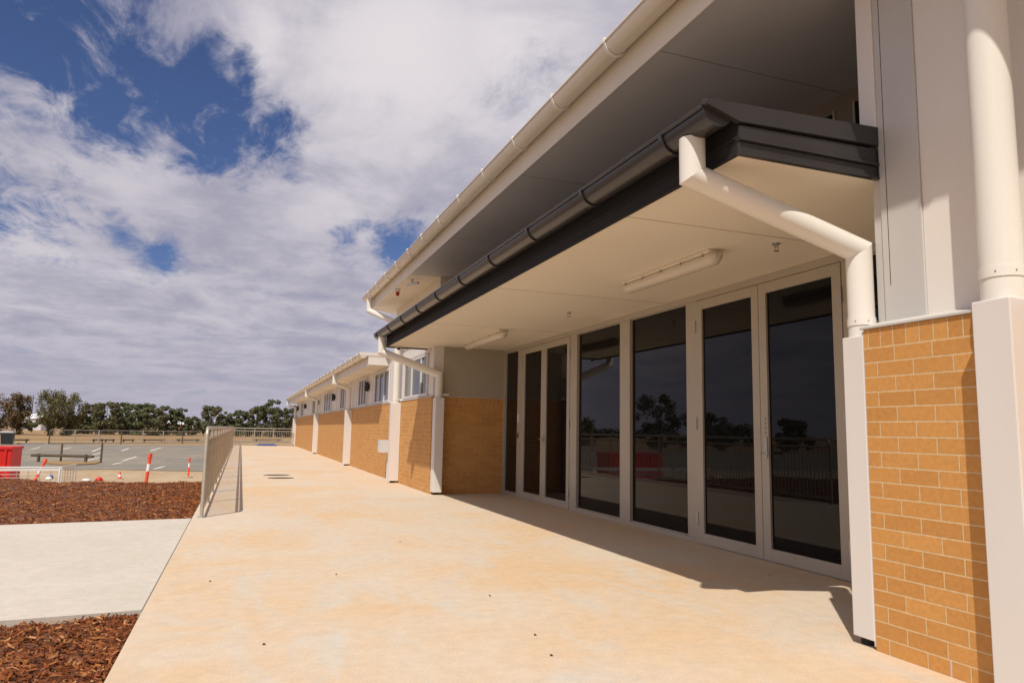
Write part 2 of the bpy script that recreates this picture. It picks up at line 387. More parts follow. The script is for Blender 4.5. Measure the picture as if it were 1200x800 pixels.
# ------------------------------------------------------------------ mulch beds (stuff)
from mathutils import noise as mn
def mound(name, x0, x1, y0f, y1, hfun, n, smin, smax, label, dens):
    rng = random.Random(len(name)*7+n)
    b = MB(); nxx = 90; nyy = 60
    P = lambda u, v: (x0+(x1-x0)*u, y0f(x0+(x1-x0)*u)+(y1-y0f(x0+(x1-x0)*u))*v)
    vs = []
    for j in range(nyy+1):
        for i in range(nxx+1):
            x, y = P(1-(1-i/nxx)**1.0, (j/nyy)); vs.append((x, y, hfun(x, y)))
    b.add(vs, [(j*(nxx+1)+i, j*(nxx+1)+i+1, (j+1)*(nxx+1)+i+1, (j+1)*(nxx+1)+i) for j in range(nyy) for i in range(nxx)], True)
    root = b.build(name, M['soil'])
    tag(root, label, 'mulch', kind='stuff')
    c = MB(); k = 0
    while k < n:
        u = 1-rng.random()**dens; v = rng.random()
        x, y = P(u, v)
        l = rng.uniform(smin, smax); w = l*rng.uniform(.12, .36); t = w*.3
        if x > x1-.02 or y > y1 - .01: continue
        z = hfun(x, y)+rng.uniform(0, .018)
        a = rng.uniform(0, math.tau); ti = rng.gauss(0, .38)
        d = Vector((math.cos(a)*math.cos(ti), math.sin(a)*math.cos(ti), math.sin(ti))); s_ = Vector((-math.sin(a), math.cos(a), rng.gauss(0, .35))).normalized(); u_ = d.cross(s_)
        o = Vector((x, y, z)); q = []
        bend = rng.uniform(-.12, .12)*l
        for e, ww in ((-.5, rng.uniform(.4, 1)), (0, 1), (.5, rng.uniform(.2, .9))):
            for ss, uu in ((-1,0),(1,0),(0,1)):
                q.append(o + d*l*e + s_*(ss*w*.5*ww + (bend if e == 0 else 0)) + u_*(uu*t*2.0))
        c.add(q, [(0,1,4,3),(1,2,5,4),(2,0,3,5),(3,4,7,6),(4,5,8,7),(5,3,6,8),(0,2,1),(6,7,8)])
        k += 1
    ch = c.build('bark_chips', M['chips'], root); ch['kind'] = 'stuff'
def h_front(x, y): return -.035 + .03*mn.noise(Vector((x*1.7, y*1.7, 0))) + .03*mn.noise(Vector((x*5, y*5, 3))) + .012*mn.noise(Vector((x*17, y*17, 3)))
def h_back(x, y):
    e = sst(18.8, 16.6, y)
    crest = -.05 + .045*mn.noise(Vector((x*.55+2, y*.25, 7))) + .035*mn.noise(Vector((x*1.6, y*1.2, 2))) + .03*mn.noise(Vector((x*5, y*4, 1)))
    crest += .09*math.exp(-((x+4.3)/.9)**2)*sst(13, 16.5, y) + .05*sst(10.6, 12.5, y)
    crest = min(crest, -.02) if y < 11.2 else crest
    return crest - 1.1*(1-e)
mound('front_mulch_bed', -5.5, -.5225, lambda x: .5, 5.33, h_front, 30000, .014, .06, 'coarse red-brown bark mulch filling the bed in front of the pale path', 1.6)
mound('back_mulch_bed', -16, -.5225, lambda x: 10.40+.136*(x+.535), 19.5, h_back, 52000, .02, .065, 'heaped red-brown bark mulch between the pale path and the car park', 1.5)

# ------------------------------------------------------------------ the building
B = thing('school_building', (3.45, 3.3, 0), 'long low building of tan brick and cream cladding with dark canopy and tinted doors', 'building')
def part(n, mb, mat, bevel=0, par=None, kind=None): return mb.build(n, M[mat], par or B, bevel, kind)
# brick walls ------------- (header course on top)
XB = 3.448; XW = 3.39; ZB = 1.72; ZT = 1.83
def brickwall(x0, x1, y0, y1):
    w = part('brick_wall', MB().box(x0, x1, y0, y1, -.02, ZB), 'brick')
    part('header_course', MB().box(x0+.0, x1, y0, y1, ZB, ZT), 'header', par=w); return w
nearw = brickwall(XB, 3.70, -4.5, 3.272)
brickwall(XW, 4.95, 13.5, 50.2)
part('movement_joint', MB().box(XB-.0015, XB+.01, 2.803, 2.811, 0, .082), 'trimgrey')
part('end_strip', MB().box(XB+.001, XB+.03, 3.2725, 3.285, 0.02, ZT-.01), 'trimgrey')
# near upper cladding
XP = 3.60
part('wall_panel', MB().box(XP, 4.9, -4.5, 2.955, 1.86, 4.26), 'panel')
part('corner_flashing', MB().box(XP-.012, 4.88, 2.957, 3.235, 1.86, 4.26), 'trimgrey', .004)
part('corner_flashing', MB().box(XP-.0135, XP+.02, 3.185, 3.188, 2.1, 4.2), 'darkgap')
part('corner_trim', MB().box(XP-.02, 4.87, 3.2365, 3.36, 3.10, 4.26), 'panel', .004)
part('reveal_panel', MB().box(XP+.002, 4.87, 3.2365, 3.30, 1.84, 3.10), 'trimgrey', .003)
sill = MB().prismy([(XB-.012, 1.832),(XB-.012, 1.846),(XP-.013, 1.888),(XP+.05, 1.888),(XP+.05, 1.832)], -4.5, 3.29)
part('sill_flashing', sill, 'trimgrey', .002)
# recess end wall (beige sheet above brick)
part('recess_wall', MB().box(XW+.06, 4.9, 13.502, 13.7, ZT+.02, 2.83), 'render')
part('sill_flashing', MB().box(XW-.012, 4.88, 13.488, 13.7, ZT+.001, ZT+.019), 'trimgrey')
# wing upper wall and bulkhead
part('wing_wall_panel', MB().box(3.42, 4.95, 13.72, 50.2, ZT+.02, 3.0), 'white')
part('corner_flashing', MB().box(3.40, 3.6, 13.495, 13.715, ZT+.02, 2.86), 'white', .004)
part('sill_flashing', MB().prismy([(XW-.012, ZT+.001),(XW-.012, ZT+.012),(3.421, ZT+.05),(3.421, ZT+.001)], 13.72, 50.2), 'trimgrey')
part('bulkhead', MB().box(3.60, 4.88, 13.95, 18.4, 3.05, 4.257), 'cream', .005)
part('wall_capping', MB().box(3.40, 4.88, 13.60, 18.2, 3.003, 3.045), 'white', .004)
# clerestory wall above the canopy
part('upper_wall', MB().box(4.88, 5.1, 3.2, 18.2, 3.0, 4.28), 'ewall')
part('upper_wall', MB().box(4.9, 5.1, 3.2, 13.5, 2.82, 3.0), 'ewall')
for (a, b_) in ((3.45, 4.61), (4.86, 6.2), (6.5, 7.9), (8.2, 9.6), (9.9, 11.3), (11.6, 13.0)):
    w = part('clerestory_window', MB().box(4.868, 4.879, a, b_, 3.25, 4.11), 'glass')
    part('window_frame', MB().box(4.862, 4.8795, a-.02, a, 3.23, 4.13), 'frame', par=w); part('window_frame', MB().box(4.862, 4.8795, b_, b_+.02, 3.23, 4.13), 'frame', par=w)
# upper roof
YE = 18.35
up_s = part('upper_soffit', MB().box(2.982, 4.95, -5, 13.9, 4.262, 4.284), 'soffit_grey')
part('far_soffit', MB().prismz([(2.982, 13.908),(4.95, 13.908),(4.95, 19.9),(3.72, 19.1),(2.982, YE)], 4.258, 4.284), 'soffit')
jn = MB()
for yj in (1.65, 4.75, 7.85, 10.95): part('soffit_joint', MB().box(2.985, 4.86, yj, yj+.005, 4.2600, 4.2615), 'ewall', par=up_s)
part('upper_roof_sheet', MB().prismy([(2.93,4.58),(2.93,4.60),(9,4.98),(9,4.96)], -5, YE), 'cream')
part('upper_fascia', MB().box(2.96, 2.98, -5, YE, 4.25, 4.58), 'cream', .003)
part('upper_fascia_return', MB().prismz([(2.96,YE+.002),(3.72,19.12),(3.72,19.17),(2.96,YE+.05)], 4.25, 4.62), 'cream')

def gutter(name, xo, zt, rad, y0, y1, spacing, mat, first, fasx, brmat=None):
    cx = xo+rad; prof = []
    n = 16
    for k in range(n+1):
        a = math.pi + math.pi*k/n; prof.append((cx+rad*math.cos(a), zt+rad*1.02*math.sin(a)))
    inner = [(cx+(x-cx)*.96, zt+(z-zt)*.96) for x, z in prof[::-1]]
    g_ = MB(); m = len(prof)
    vs = [(x, y0, z) for x, z in prof+inner] + [(x, y1, z) for x, z in prof+inner]
    t = 2*m
    g_.add(vs, [(i, i+t, (i+1) % t+t, (i+1) % t) for i in range(t)], True)
    g_.tube([(xo-.004, y0, zt+.004), (xo-.004, y1, zt+.004)], .011, 10)
    o = g_.build(name, M[mat], B)
    for ye, th in ((y0, -.003), (y1, .003)):
        MB().prismy([(x, z) for x, z in prof], min(ye, ye+th), max(ye, ye+th)).build('end_cap', M[mat], o)
    y = first; 
    while y < y1-.05:
        if y > y0+.04:
            bk = MB(); rr = rad+.014; q = []
            for k in range(n+1):
                a = math.pi*.97 + math.pi*1.03*k/n; q.append((cx+rr*math.cos(a), zt+rr*1.02*math.sin(a)))
            q2 = [(cx+(x-cx)*.90, zt+(z-zt)*.90) for x, z in q[::-1]]
            qq = q+q2; t = len(qq)
            bk.add([(x, y-.017, z) for x, z in qq]+[(x, y+.017, z) for x, z in qq], [(i, i+t, (i+1) % t+t, (i+1) % t) for i in range(t)] + [(i, i+1, t-2-i, t-1-i) for i in range(len(q)-1)] + [(t*2-1-i, t*2-2-i, i+1+t, i+t) for i in range(len(q)-1)])
            if brmat: bk.box(xo-.024, xo+.016, y-.017, y+.017, zt-.012, zt+.030)
            bk.box(cx+rad, fasx, y-.014, y+.014, zt-.05, zt+.004)
            bk.build('gutter_bracket', M[brmat or mat], o)
        y += spacing
    return o
gutter('upper_gutter', 2.76, 4.563, .10, -5, YE+.35, 1.14, 'cream', 5.27-1.14*9, 2.96, 'clipwhite')
# canopy
YC0, YC1 = 3.25, 13.98
part('canopy_soffit', MB().box(2.575, 4.86, YC0+.03, YC1, 2.80, 2.82), 'soffit')
for yj in (4.62, 7.6, 10.6): part('canopy_joint', MB().box(2.58, 4.84, yj, yj+.005, 2.7975, 2.7995), 'render')
part('canopy_roof_sheet', MB().prismy([(2.39,3.043),(2.39,3.058),(4.88,3.15),(4.88,3.135)], YC0+.03, YC1), 'charcoal')
fa = MB().box(2.555, 2.573, YC0+.02, YC1, 2.775, 3.03).box(2.543, 2.5545, YC0+.02, YC1, 2.868, 2.882).box(2.548, 2.5545, YC0+.02, YC1, 2.775, 2.79)
part('canopy_fascia', fa, 'charcoal_matt', .002)
bg_ = part('canopy_barge', MB().prismy([(2.325,3.035),(2.325,3.062),(3.598,3.105),(3.598,2.985),(2.555,2.962)], YC0-.022, YC0+.018), 'charcoal', .003)
part('barge_rib', MB().prismy([(2.557,2.95),(3.598,2.97),(3.598,2.872),(2.557,2.872)], YC0-.006, YC0+.018), 'charcoal', .002, par=bg_)
part('barge_rib', MB().prismy([(2.553,2.870),(3.598,2.870),(3.598,2.856),(2.553,2.856)], YC0-.024, YC0+.018), 'charcoal', .002, par=bg_)
part('barge_rib', MB().box(2.557, 3.598, YC0-.004, YC0+.018, 2.79, 2.854), 'charcoal', .002, par=bg_)
part('barge_rib', MB().box(2.553, 3.598, YC0-.018, YC0+.018, 2.772, 2.788), 'charcoal', .002, par=bg_)
part('canopy_end_flashing', MB().box(2.56, 3.4, YC1+.002, YC1+.03, 2.772, 3.05), 'charcoal')
gutter('canopy_gutter', 2.335, 3.03, .10, YC0+.02, YC1+.15, 1.13, 'charcoal', 4.84-1.13, 2.555)
# wing roof
part('wing_soffit', MB().box(2.92, 3.42, 18.28, 50.3, 2.785, 2.80), 'soffit')
part('wing_fascia', MB().box(2.90, 2.918, 18.28, 50.3, 2.765, 3.07), 'white', .003)
part('wing_barge', MB().box(2.90, 3.43, 18.20, 18.262, 2.79, 3.01).box(2.68, 3.43, 18.19, 18.27, 3.012, 3.10), 'white', .003)
part('wing_roof_sheet', MB().prismy([(2.85,3.075),(2.85,3.09),(9,3.4),(9,3.38)], 18.2, 50.3), 'cream')
gutter('wing_gutter', 2.68, 3.06, .10, 18.2, 50.4, 1.13, 'cream', 18.6, 2.90, 'clipwhite')
# casings with downpipes
def casing(x0, x1, y0, y1, top=1.80):
    c = part('column_casing', MB().box(x0, x1, y0, y1, .045, top), 'white', .006)
    part('pipe_foot', MB().tube([((x0+x1)/2, (y0+y1)/2+.03, 0), ((x0+x1)/2, (y0+y1)/2+.03, .05)], .055, 14), 'darkgap', par=c)
    return c
casing(3.446, 3.62, 3.278, 3.435)
casing(3.30, 3.52, 2.285, 2.475, 1.856)
casing(3.40, 3.57, 13.25, 13.47)
casing(3.17, 3.388, 16.35, 16.55)
for yy in (24.1, 35.0, 49.6): casing(3.17, 3.388, yy, yy+.2)
def downpipe(path, r, collar=None, strap=None):
    p = part('downpipe', MB().tube(path, r, 36, True, True), 'pipe')
    x, y = path[-1][0], path[-1][1]
    if collar:
        part('pipe_collar', MB().tube([(x, y, collar), (x, y, collar+.05)], r+.005, 28), 'pipe', .002, par=p)
        part('pipe_collar', MB().box(x+r, x+r+.12, y-.018, y+.018, collar+.005, collar+.045), 'pipe', .002, par=p)
        for a in (R(200), R(250)):
            part('collar_screw', MB().tube([(x+(r+.004)*math.cos(a), y+(r+.004)*math.sin(a), collar+.025), (x+(r+.008)*math.cos(a), y+(r+.008)*math.sin(a), collar+.025)], .004, 8), 'steel', par=p)
    return p
downpipe([(2.43,3.52,2.945),(2.43,3.52,2.72),(3.535,3.365,2.345),(3.535,3.365,1.79)], .077, 1.87)
downpipe([(3.405,2.385,4.30),(3.405,2.385,1.85)], .094, 1.965)
downpipe([(2.43,13.72,2.945),(2.43,13.72,2.655),(3.485,13.36,2.24),(3.485,13.36,1.79)], .073, 1.84)
downpipe([(2.86,18.15,4.47),(2.86,18.15,4.15),(3.28,16.45,3.62),(3.28,16.45,1.79)], .073, 1.84)
for yy in (24.2, 35.1, 49.7):
    downpipe([(2.78,yy,2.975),(2.78,yy,2.66),(3.28,yy,2.48),(3.28,yy,1.79)], .065)
# wing windows
def window(y0, y1, cuts, z0=1.92, z1=2.66):
    X = 3.42
    w = part('window', MB().box(X-.004, X-.001, y0, y1, z0, z1), 'wglass')
    fr = MB(); t = .045
    fr.box(X-.035, X-.0045, y0-.02, y1+.02, z0-.05, z0).box(X-.035, X-.0045, y0-.02, y1+.02, z1, z1+.05)
    for c in (y0-.02, *[c for c in cuts], y1-.03): fr.box(X-.034, X-.0045, c, c+.055, z0+.0005, z1-.0005)
    part('window_frame', fr, 'winframe', .003, par=w)
window(13.99, 16.15, (14.5, 15.35))
part('window_surround', MB().box(3.385, 3.4195, 13.80, 16.35, 2.72, 2.80).box(3.39, 3.4195, 16.20, 16.32, 1.87, 2.72), 'white', .004)
window(17.95, 20.0, (18.6, 19.3)); window(21.4, 22.95, (21.9, 22.4)); window(26.2, 27.4, (26.8,)); window(30.4, 33.0, (31.2, 32.1)); window(37.2, 38.6, (37.9,)); window(44.6, 46.4, (45.5,))
bt = MB()
for yb in (20.4, 21.1, 23.4, 24.8, 25.5, 27.9, 28.6, 29.9, 33.8, 34.6, 36.2, 39.4, 41.0, 43.5, 47.2, 48.5): bt.box(3.408, 3.4195, yb, yb+.06, ZT+.06, 2.78)
part('cladding_batten', bt, 'winframe')
# glazed frontage ---------------------------------------------------
XD = 4.88
fr = part('frontage_frame', MB().box(XD-.05, XD+.05, 3.31, 13.49, 2.725, 2.798).box(XD-.045, XD+.045, 3.31, 13.49, 0.002, .055), 'frame', .003)
YLAST = 13.49
for (a, b_) in ((13.40, YLAST), (12.44, 12.70), (10.13, 10.37), (8.49, 8.76), (6.96, 7.17), (4.70, 4.80), (3.31, 3.40)):
    part('mullion', MB().box(XD-.048, XD+.05, a, b_, .056, 2.724), 'frame', .003)
# fixed panes; the nearest is added dark glass where a shaded gap lies
for (a, b_) in ((12.70, 13.40), (8.76, 10.13), (7.17, 8.49), (3.40, 4.70)):
    g_ = part('fixed_pane', MB().box(XD-.003, XD+.003, a, b_, .056, 2.724), 'glass')
    for z0_, z1_ in ((.0565,.07),(2.712,2.7235)): part('glazing_bead', MB().box(XD-.03, XD-.0035, a, b_, z0_, z1_), 'frame', .002, par=g_)
def door(y0, y1, hinge, handle=None, lever=False):
    d = part('door', MB().box(XD-.035, XD+.01, y0+.004, y1-.004, .012, 2.716), 'frame', .003)
    # openings are glass set proud of a slab: build as rails and stiles instead
    me = d.data; d.data = me
    return d
def leaf(y0, y1, hinge_side, kind):
    a, b_ = y0+.004, y1-.004
    st = .105
    m_ = MB().box(XD-.056, XD-.006, a, a+st, .012, 2.716).box(XD-.056, XD-.006, b_-st, b_, .012, 2.716)
    m_.box(XD-.056, XD-.006, a+st, b_-st, .012, .125).box(XD-.056, XD-.006, a+st, b_-st, 2.612, 2.716)
    d = part('door', m_, 'frame', .002)
    part('door_glass', MB().box(XD-.033, XD-.029, a+st-.005, b_-st+.005, .12, 2.617), 'glass', par=d)
    hy = b_+.004 if hinge_side > 0 else a-.004
    for hz_ in (.28, 1.32, 2.42):
        part('hinge', MB().tube([(XD-.064, hy, hz_-.07), (XD-.064, hy, hz_+.07)], .009, 10), 'steel', par=d)
    fy = a+.05 if hinge_side > 0 else b_-.05
    if kind == 'lock':
        part('handle', MB().box(XD-.068, XD-.057, fy-.022, fy+.022, .985, 1.165).tube([(XD-.068, fy, 1.03), (XD-.12, fy, 1.03), (XD-.12, fy-.115, 1.03)], .009, 10), 'steel', .002, par=d)
        kp = MB()
        for q in range(4): kp.box(XD-.0585, XD-.0568, fy-.004, fy+.004, 1.20+q*.05, 1.212+q*.05)
        part('keyhole', kp, 'black', par=d)
    if kind == 'cyl':
        part('handle', MB().box(XD-.068, XD-.057, fy-.02, fy+.02, .98, 1.16).tube([(XD-.068, fy, 1.07), (XD-.11, fy, 1.07), (XD-.11, fy+.09, 1.07)], .009, 10), 'steel', .002, par=d)
    return d
leaf(11.43, 12.44, 1, 'plain'); leaf(10.37, 11.43, -1, 'cyl')
leaf(5.885, 6.96, 1, 'plain'); leaf(4.80, 5.885, -1, 'none')
# lever set sits on the right leaf of the near pair beside the meeting stile
lk = bpy.data.objects['door.003']
part('handle', MB().box(XD-.068, XD-.057, 5.79, 5.834, .985, 1.19).tube([(XD-.068, 5.812, 1.03), (XD-.12, 5.812, 1.03), (XD-.12, 5.70, 1.03)], .009, 10), 'steel', .002, par=lk)
kp = MB()
for q in range(4): kp.box(XD-.0585, XD-.0568, 5.806, 5.816, 1.22+q*.045, 1.235+q*.045)
part('keyhole', kp, 'black', par=lk)
# controls on the far mullion
part('intercom', MB().box(XD-.062, XD-.049, 12.57, 12.66, 1.36, 1.52), 'winframe', .003)
part('call_button', MB().box(XD-.06, XD-.049, 12.60, 12.65, 1.08, 1.17), 'black', .003)
part('key_switch', MB().box(XD-.056, XD-.049, 12.50, 12.54, .84, .98), 'steel', .003)

# ------------------------------------------------------------------ fittings that hang on the building
def batten_light(x, y0, y1, label):
    t_ = thing('ceiling_light', (x, (y0+y1)/2, 2.80), label, 'light', 'batten lights under the canopy')
    w = .075
    pts = [(-w*.9, 0), (-w, -.02), (-w*.93, -.05), (-w*.6, -.085), (0, -.098), (w*.6, -.085), (w*.93, -.05), (w, -.02), (w*.9, 0)]
    b_ = MB().prismy([(x-w-.006, 2.7985), (x+w+.006, 2.7985), (x+w+.006, 2.765), (x-w-.006, 2.765)], y0+.03, y1-.03)
    b_.build('light_housing', M['cream'], t_, .006)
    d_ = MB(); n = len(pts); secs = []
    for yy, sc in ((y0, .45), (y0+.02, .8), (y0+.06, 1), (y1-.06, 1), (y1-.02, .8), (y1, .45)):
        secs.append([(x+px*sc, yy, 2.763+pz*sc) for px, pz in pts])
    vs = [p for s_ in secs for p in s_]; fs = [(i*n+k, i*n+(k+1) % n, (i+1)*n+(k+1) % n, (i+1)*n+k) for i in range(len(secs)-1) for k in range(n)]
    d_.add(vs, fs, True); d_.add(secs[0], [tuple(range(n))]); d_.add(secs[-1], [tuple(range(n-1, -1, -1))])
    d_.build('diffuser', M['diffuser'], t_)
    for q in range(5):
        yy = y0+.12+(y1-y0-.24)*q/4
        MB().box(x-w-.011, x-w-.003, yy-.005, yy+.005, 2.74, 2.775).build('clip', M['steel'], t_)
batten_light(3.79, 5.12, 6.72, 'long cream light fitting under the canopy nearest the white sloping pipe')
batten_light(3.83, 10.7, 12.72, 'long cream light fitting at the far end of the canopy ceiling')
def sprinkler(x, y, z, label):
    t_ = thing('sprinkler_head', (x, y, z), label, 'sprinkler', 'sprinkler heads in the canopy ceiling')
    MB().tube([(x, y, z-.001), (x, y, z-.006)], .035, 16).build('ceiling_rose', M['steel'], t_)
    MB().tube([(x, y, z-.006), (x, y, z-.03)], .011, 10).box(x-.02, x-.015, y-.003, y+.003, z-.062, z-.02).box(x+.015, x+.02, y-.003, y+.003, z-.062, z-.02).tube([(x, y, z-.062), (x, y, z-.067)], .022, 12).build('sprinkler_nozzle', M['steel'], t_)
sprinkler(4.12, 4.78, 2.80, 'small sprinkler head between the near light fitting and the tall end door')
sprinkler(4.05, 8.75, 2.80, 'small sprinkler head in the canopy ceiling between the two light fittings')
sprinkler(4.10, 12.8, 2.80, 'small sprinkler head beside the far light fitting')
t_ = thing('dome_camera', (2.78, 13.9, 2.80), 'small dark camera under the far outer corner of the canopy', 'camera')
MB().tube([(2.78,13.85,2.799),(2.78,13.85,2.765)], .05, 18).build('camera_base', M['winframe'], t_)
MB().tube([(2.78,13.85,2.764),(2.78,13.85,2.74),(2.78,13.85,2.722)], [.042,.036,.015], 18).build('lens_dome', M['black'], t_)
t_ = thing('fire_alarm_beacon', (3.09, 15.6, 4.235), 'small red alarm beacon on the cream upper soffit', 'alarm')
MB().tube([(3.05,15.55,4.256),(3.05,15.55,4.19)], .06, 16).build('beacon_base', M['white'], t_)
MB().tube([(3.05,15.55,4.189),(3.05,15.55,4.15),(3.05,15.55,4.10)], [.045,.045,.025], 16).build('beacon_lens', M['lens'], t_)
t_ = thing('security_camera', (3.1, 14.4, 4.235), 'grey bullet camera hanging under the upper soffit above the dark gutter', 'camera')
MB().tube([(3.12,14.4,4.256),(3.12,14.4,4.17)], .02, 10).build('bracket', M['steel'], t_)
MB().tube([(3.04,14.50,4.15),(3.22,14.28,4.17)], .032, 14).build('camera_body', M['winframe'], t_)
lamp0 = None
names = ['nearest', 'second', 'third', 'fourth', 'farthest']
for i, yy in enumerate((21.05, 29.2, 35.5, 42.6, 48.4)):
    lab = ['black up-down wall lamp nearest on the wing, between its first two windows', 'second black wall lamp along the wing, just past the second white downpipe', 'third black wall lamp along the wing, between two downpipes',
           'fourth black wall lamp, small and next to last on the wing', 'farthest black wall lamp by the last downpipe of the wing'][i]
    if lamp0 is None:
        t_ = lamp0 = thing('wall_lamp', (3.42, yy, 2.4), lab, 'lamp', 'black wall lamps along the wing')
        MB().box(3.395, 3.4185, yy-.05, yy+.05, 2.33, 2.47).build('back_plate', M['black'], t_, .003)
        MB().tube([(3.335, yy, 2.27), (3.335, yy, 2.54)], .06, 20).build('lamp_body', M['black'], t_)
        MB().tube([(3.335, yy, 2.262), (3.335, yy, 2.269)], .045, 16).build('lamp_lens', M['diffuser'], t_)
    else: dup(lamp0, (3.42, yy, 2.4), lab)
t_ = thing('meter_box', (3.3, 17.4, .78), 'pale grey metal service box on the brick beside a white pipe casing', 'box')
MB().box(3.13, 3.388, 17.30, 17.62, .64, .93).build('box_body', M['winframe'], t_, .006)
MB().box(3.12, 3.129, 17.31, 17.61, .65, .92).build('box_lid', M['winframe'], t_, .003)
MB().tube([(3.34,17.45,.0),(3.34,17.45,.64)], .02, 10).build('conduit', M['winframe'], t_)
for i, (x0, x1, yy) in enumerate(((.60, 1.22, 19.25), (.66, 1.26, 18.15))):  # two flat dark ellipses just above the deck surface
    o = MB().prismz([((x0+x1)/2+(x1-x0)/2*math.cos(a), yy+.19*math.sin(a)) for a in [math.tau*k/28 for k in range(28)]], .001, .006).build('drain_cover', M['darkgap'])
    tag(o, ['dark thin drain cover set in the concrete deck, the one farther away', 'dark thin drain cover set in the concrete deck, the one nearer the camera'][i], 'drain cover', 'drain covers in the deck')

# ------------------------------------------------------------------ railings
def railing_long():
    X = -.412; y0, y1 = 10.45, 49.3; zt, zm, zb = 1.16, 1.02, .10
    t_ = thing('balustrade', (X, y0, 0), 'long galvanised steel balustrade along the left edge of the deck with curved near end', 'railing')
    arc = [(X, y0, .0), (X, y0, zt-.12)] + [(X, y0+.12-.12*math.cos(a), zt-.12+.12*math.sin(a)) for a in [R(15*k) for k in range(1, 7)]]
    MB().tube(arc + [(X, y1, zt)], .024, 14).build('top_rail', M['galv'], t_)
    MB().tube([(X, y0+.0, zm), (X, y1, zm)], .020, 12).build('middle_rail', M['galv'], t_)
    MB().tube([(X, y0+.0, zb), (X, y1, zb)], .018, 12).build('bottom_rail', M['galv'], t_)
    y = y0+2.0
    while y < y1:
        MB().tube([(X, y, -.0), (X, y, zt)], .022, 12).tube([(X, y, .0), (X, y, .008)], .05, 12).build('post', M['galv'], t_); y += 1.95
    MB().tube([(X, y0, .0), (X, y0, .01)], .055, 16).build('base_plate', M['galv'], t_)
    bm = None; rest = MB(); k = 0; y = y0+.10
    while y < y1:
        if k < 100:
            if bm is None:
                bm = MB().tube([(X, y, zb), (X, y, zm)], .0085, 8, False).build('baluster', M['galv'], t_); ya = y
            else:
                c = bm.copy(); COL.objects.link(c); c.location = (0, y-ya, 0)
        else: rest.tube([(X, y, zb), (X, y, zm)], .0085, 6, False)
        y += .10; k += 1
    rest.build('far_balusters', M['galv'], t_, kind='stuff')
railing_long()
t_ = thing('end_balustrade', (-.4, 49.4, 0), 'galvanised balustrade closing the far end of the deck beside the last column', 'railing')
Y = 49.42
for zz, r_, nm in ((1.10, .024, 'top_rail'), (.93, .02, 'middle_rail'), (.10, .018, 'bottom_rail')):
    MB().tube([(-.40, Y, zz), (3.15, Y, zz)], r_, 12).build(nm, M['galv'], t_)
for xx in (-.35, .85, 2.0, 3.1): MB().tube([(xx, Y, 0), (xx, Y, 1.10)], .022, 10).build('post', M['galv'], t_)
x = -.28; bm = None
while x < 3.1:
    if bm is None: bm = MB().tube([(x, Y, .10), (x, Y, .93)], .010, 8, False).build('baluster', M['galv'], t_); xa = x
    else: c = bm.copy(); COL.objects.link(c); c.location = (x-xa, 0, 0)
    x += .11
o = MB().box(1.0, 2.25, 49.1, 49.3, .0, .07).box(1.1, 2.1, 49.12, 49.28, .07, .12).build('folded_tarpaulin', M['blue'], None, .02)
tag(o, 'folded blue tarpaulin lying at the foot of the far balustrade', 'tarpaulin')

# specks of leaf litter on the deck
for i, (px, py, lab) in enumerate(((246, 681, 'dark dry leaf on the near left of the deck'), (394, 673, 'tiny dark leaf on the sunny deck left of centre'), (469, 635, 'tiny dark leaf on the deck in front of the brick corner'), (574, 698, 'small dry leaf on the middle of the sunny deck'), (646, 768, 'small twig on the deck near the bottom of the picture'), (902, 674, 'dark leaf in the shade before the near pair of doors'), (309, 755, 'small dark leaf at the lower left of the deck'), (627, 744, 'pale dry leaf scrap low on the deck'))):
    p = onz(px, py, 0); s_ = .009
    b_ = MB().add([(p.x-s_, p.y-.004, .002), (p.x+.004, p.y-.012, .006), (p.x+s_*1.3, p.y+.002, .003), (p.x, p.y+.012, .009)], [(0,1,3),(1,2,3),(0,3,1),(1,3,2)])
    tag(b_.build('fallen_leaf', M['fleck']), lab, 'leaf', 'leaf scraps on the deck')

# ------------------------------------------------------------------ building site things beyond the mulch
def gp(px, py, z=ZC-.03): p = onz(px, py, z); return p
# red skip bin
t_ = thing('skip_bin', (-9.6, 34.6, ZC), 'bright red steel skip bin standing behind the low white barriers', 'skip bin')
x0, x1, y0, y1, zt = -11.6, -8.45, 34.0, 35.5, .20
b_ = MB()
n = 12
b_.box(x0, x1, y0, y0+.05, ZC+.06, zt).box(x0, x1, y1-.05, y1, ZC+.06, zt).box(x0, x0+.05, y0+.051, y1-.051, ZC+.06, zt).box(x1-.05, x1, y0+.051, y1-.051, ZC+.06, zt).box(x0, x1, y0, y1, ZC-.05, ZC+.058)
b_.build('bin_shell', M['red'], t_, .01)
MB().box(x0-.04, x1+.04, y0-.05, y0-.001, zt-.09, zt+.01).box(x0-.04, x1+.04, y1+.001, y1+.05, zt-.09, zt+.01).box(x1+.001, x1+.05, y0, y1, zt-.09, zt+.01).box(x0-.05, x0-.001, y0, y1, zt-.09, zt+.01).build('top_rim', M['red'], t_, .01)
for k in range(6):
    xx = x0+.15+k*(x1-x0-.38)/5; MB().box(xx, xx+.08, y0-.045, y0-.001, ZC+.08, zt-.1).build('rib', M['red'], t_, .008)
MB().box(x0+.3, x1-.3, y0-.06, y0-.046, ZC+.2, ZC+.62).build('lower_band', M['pinkred'], t_)
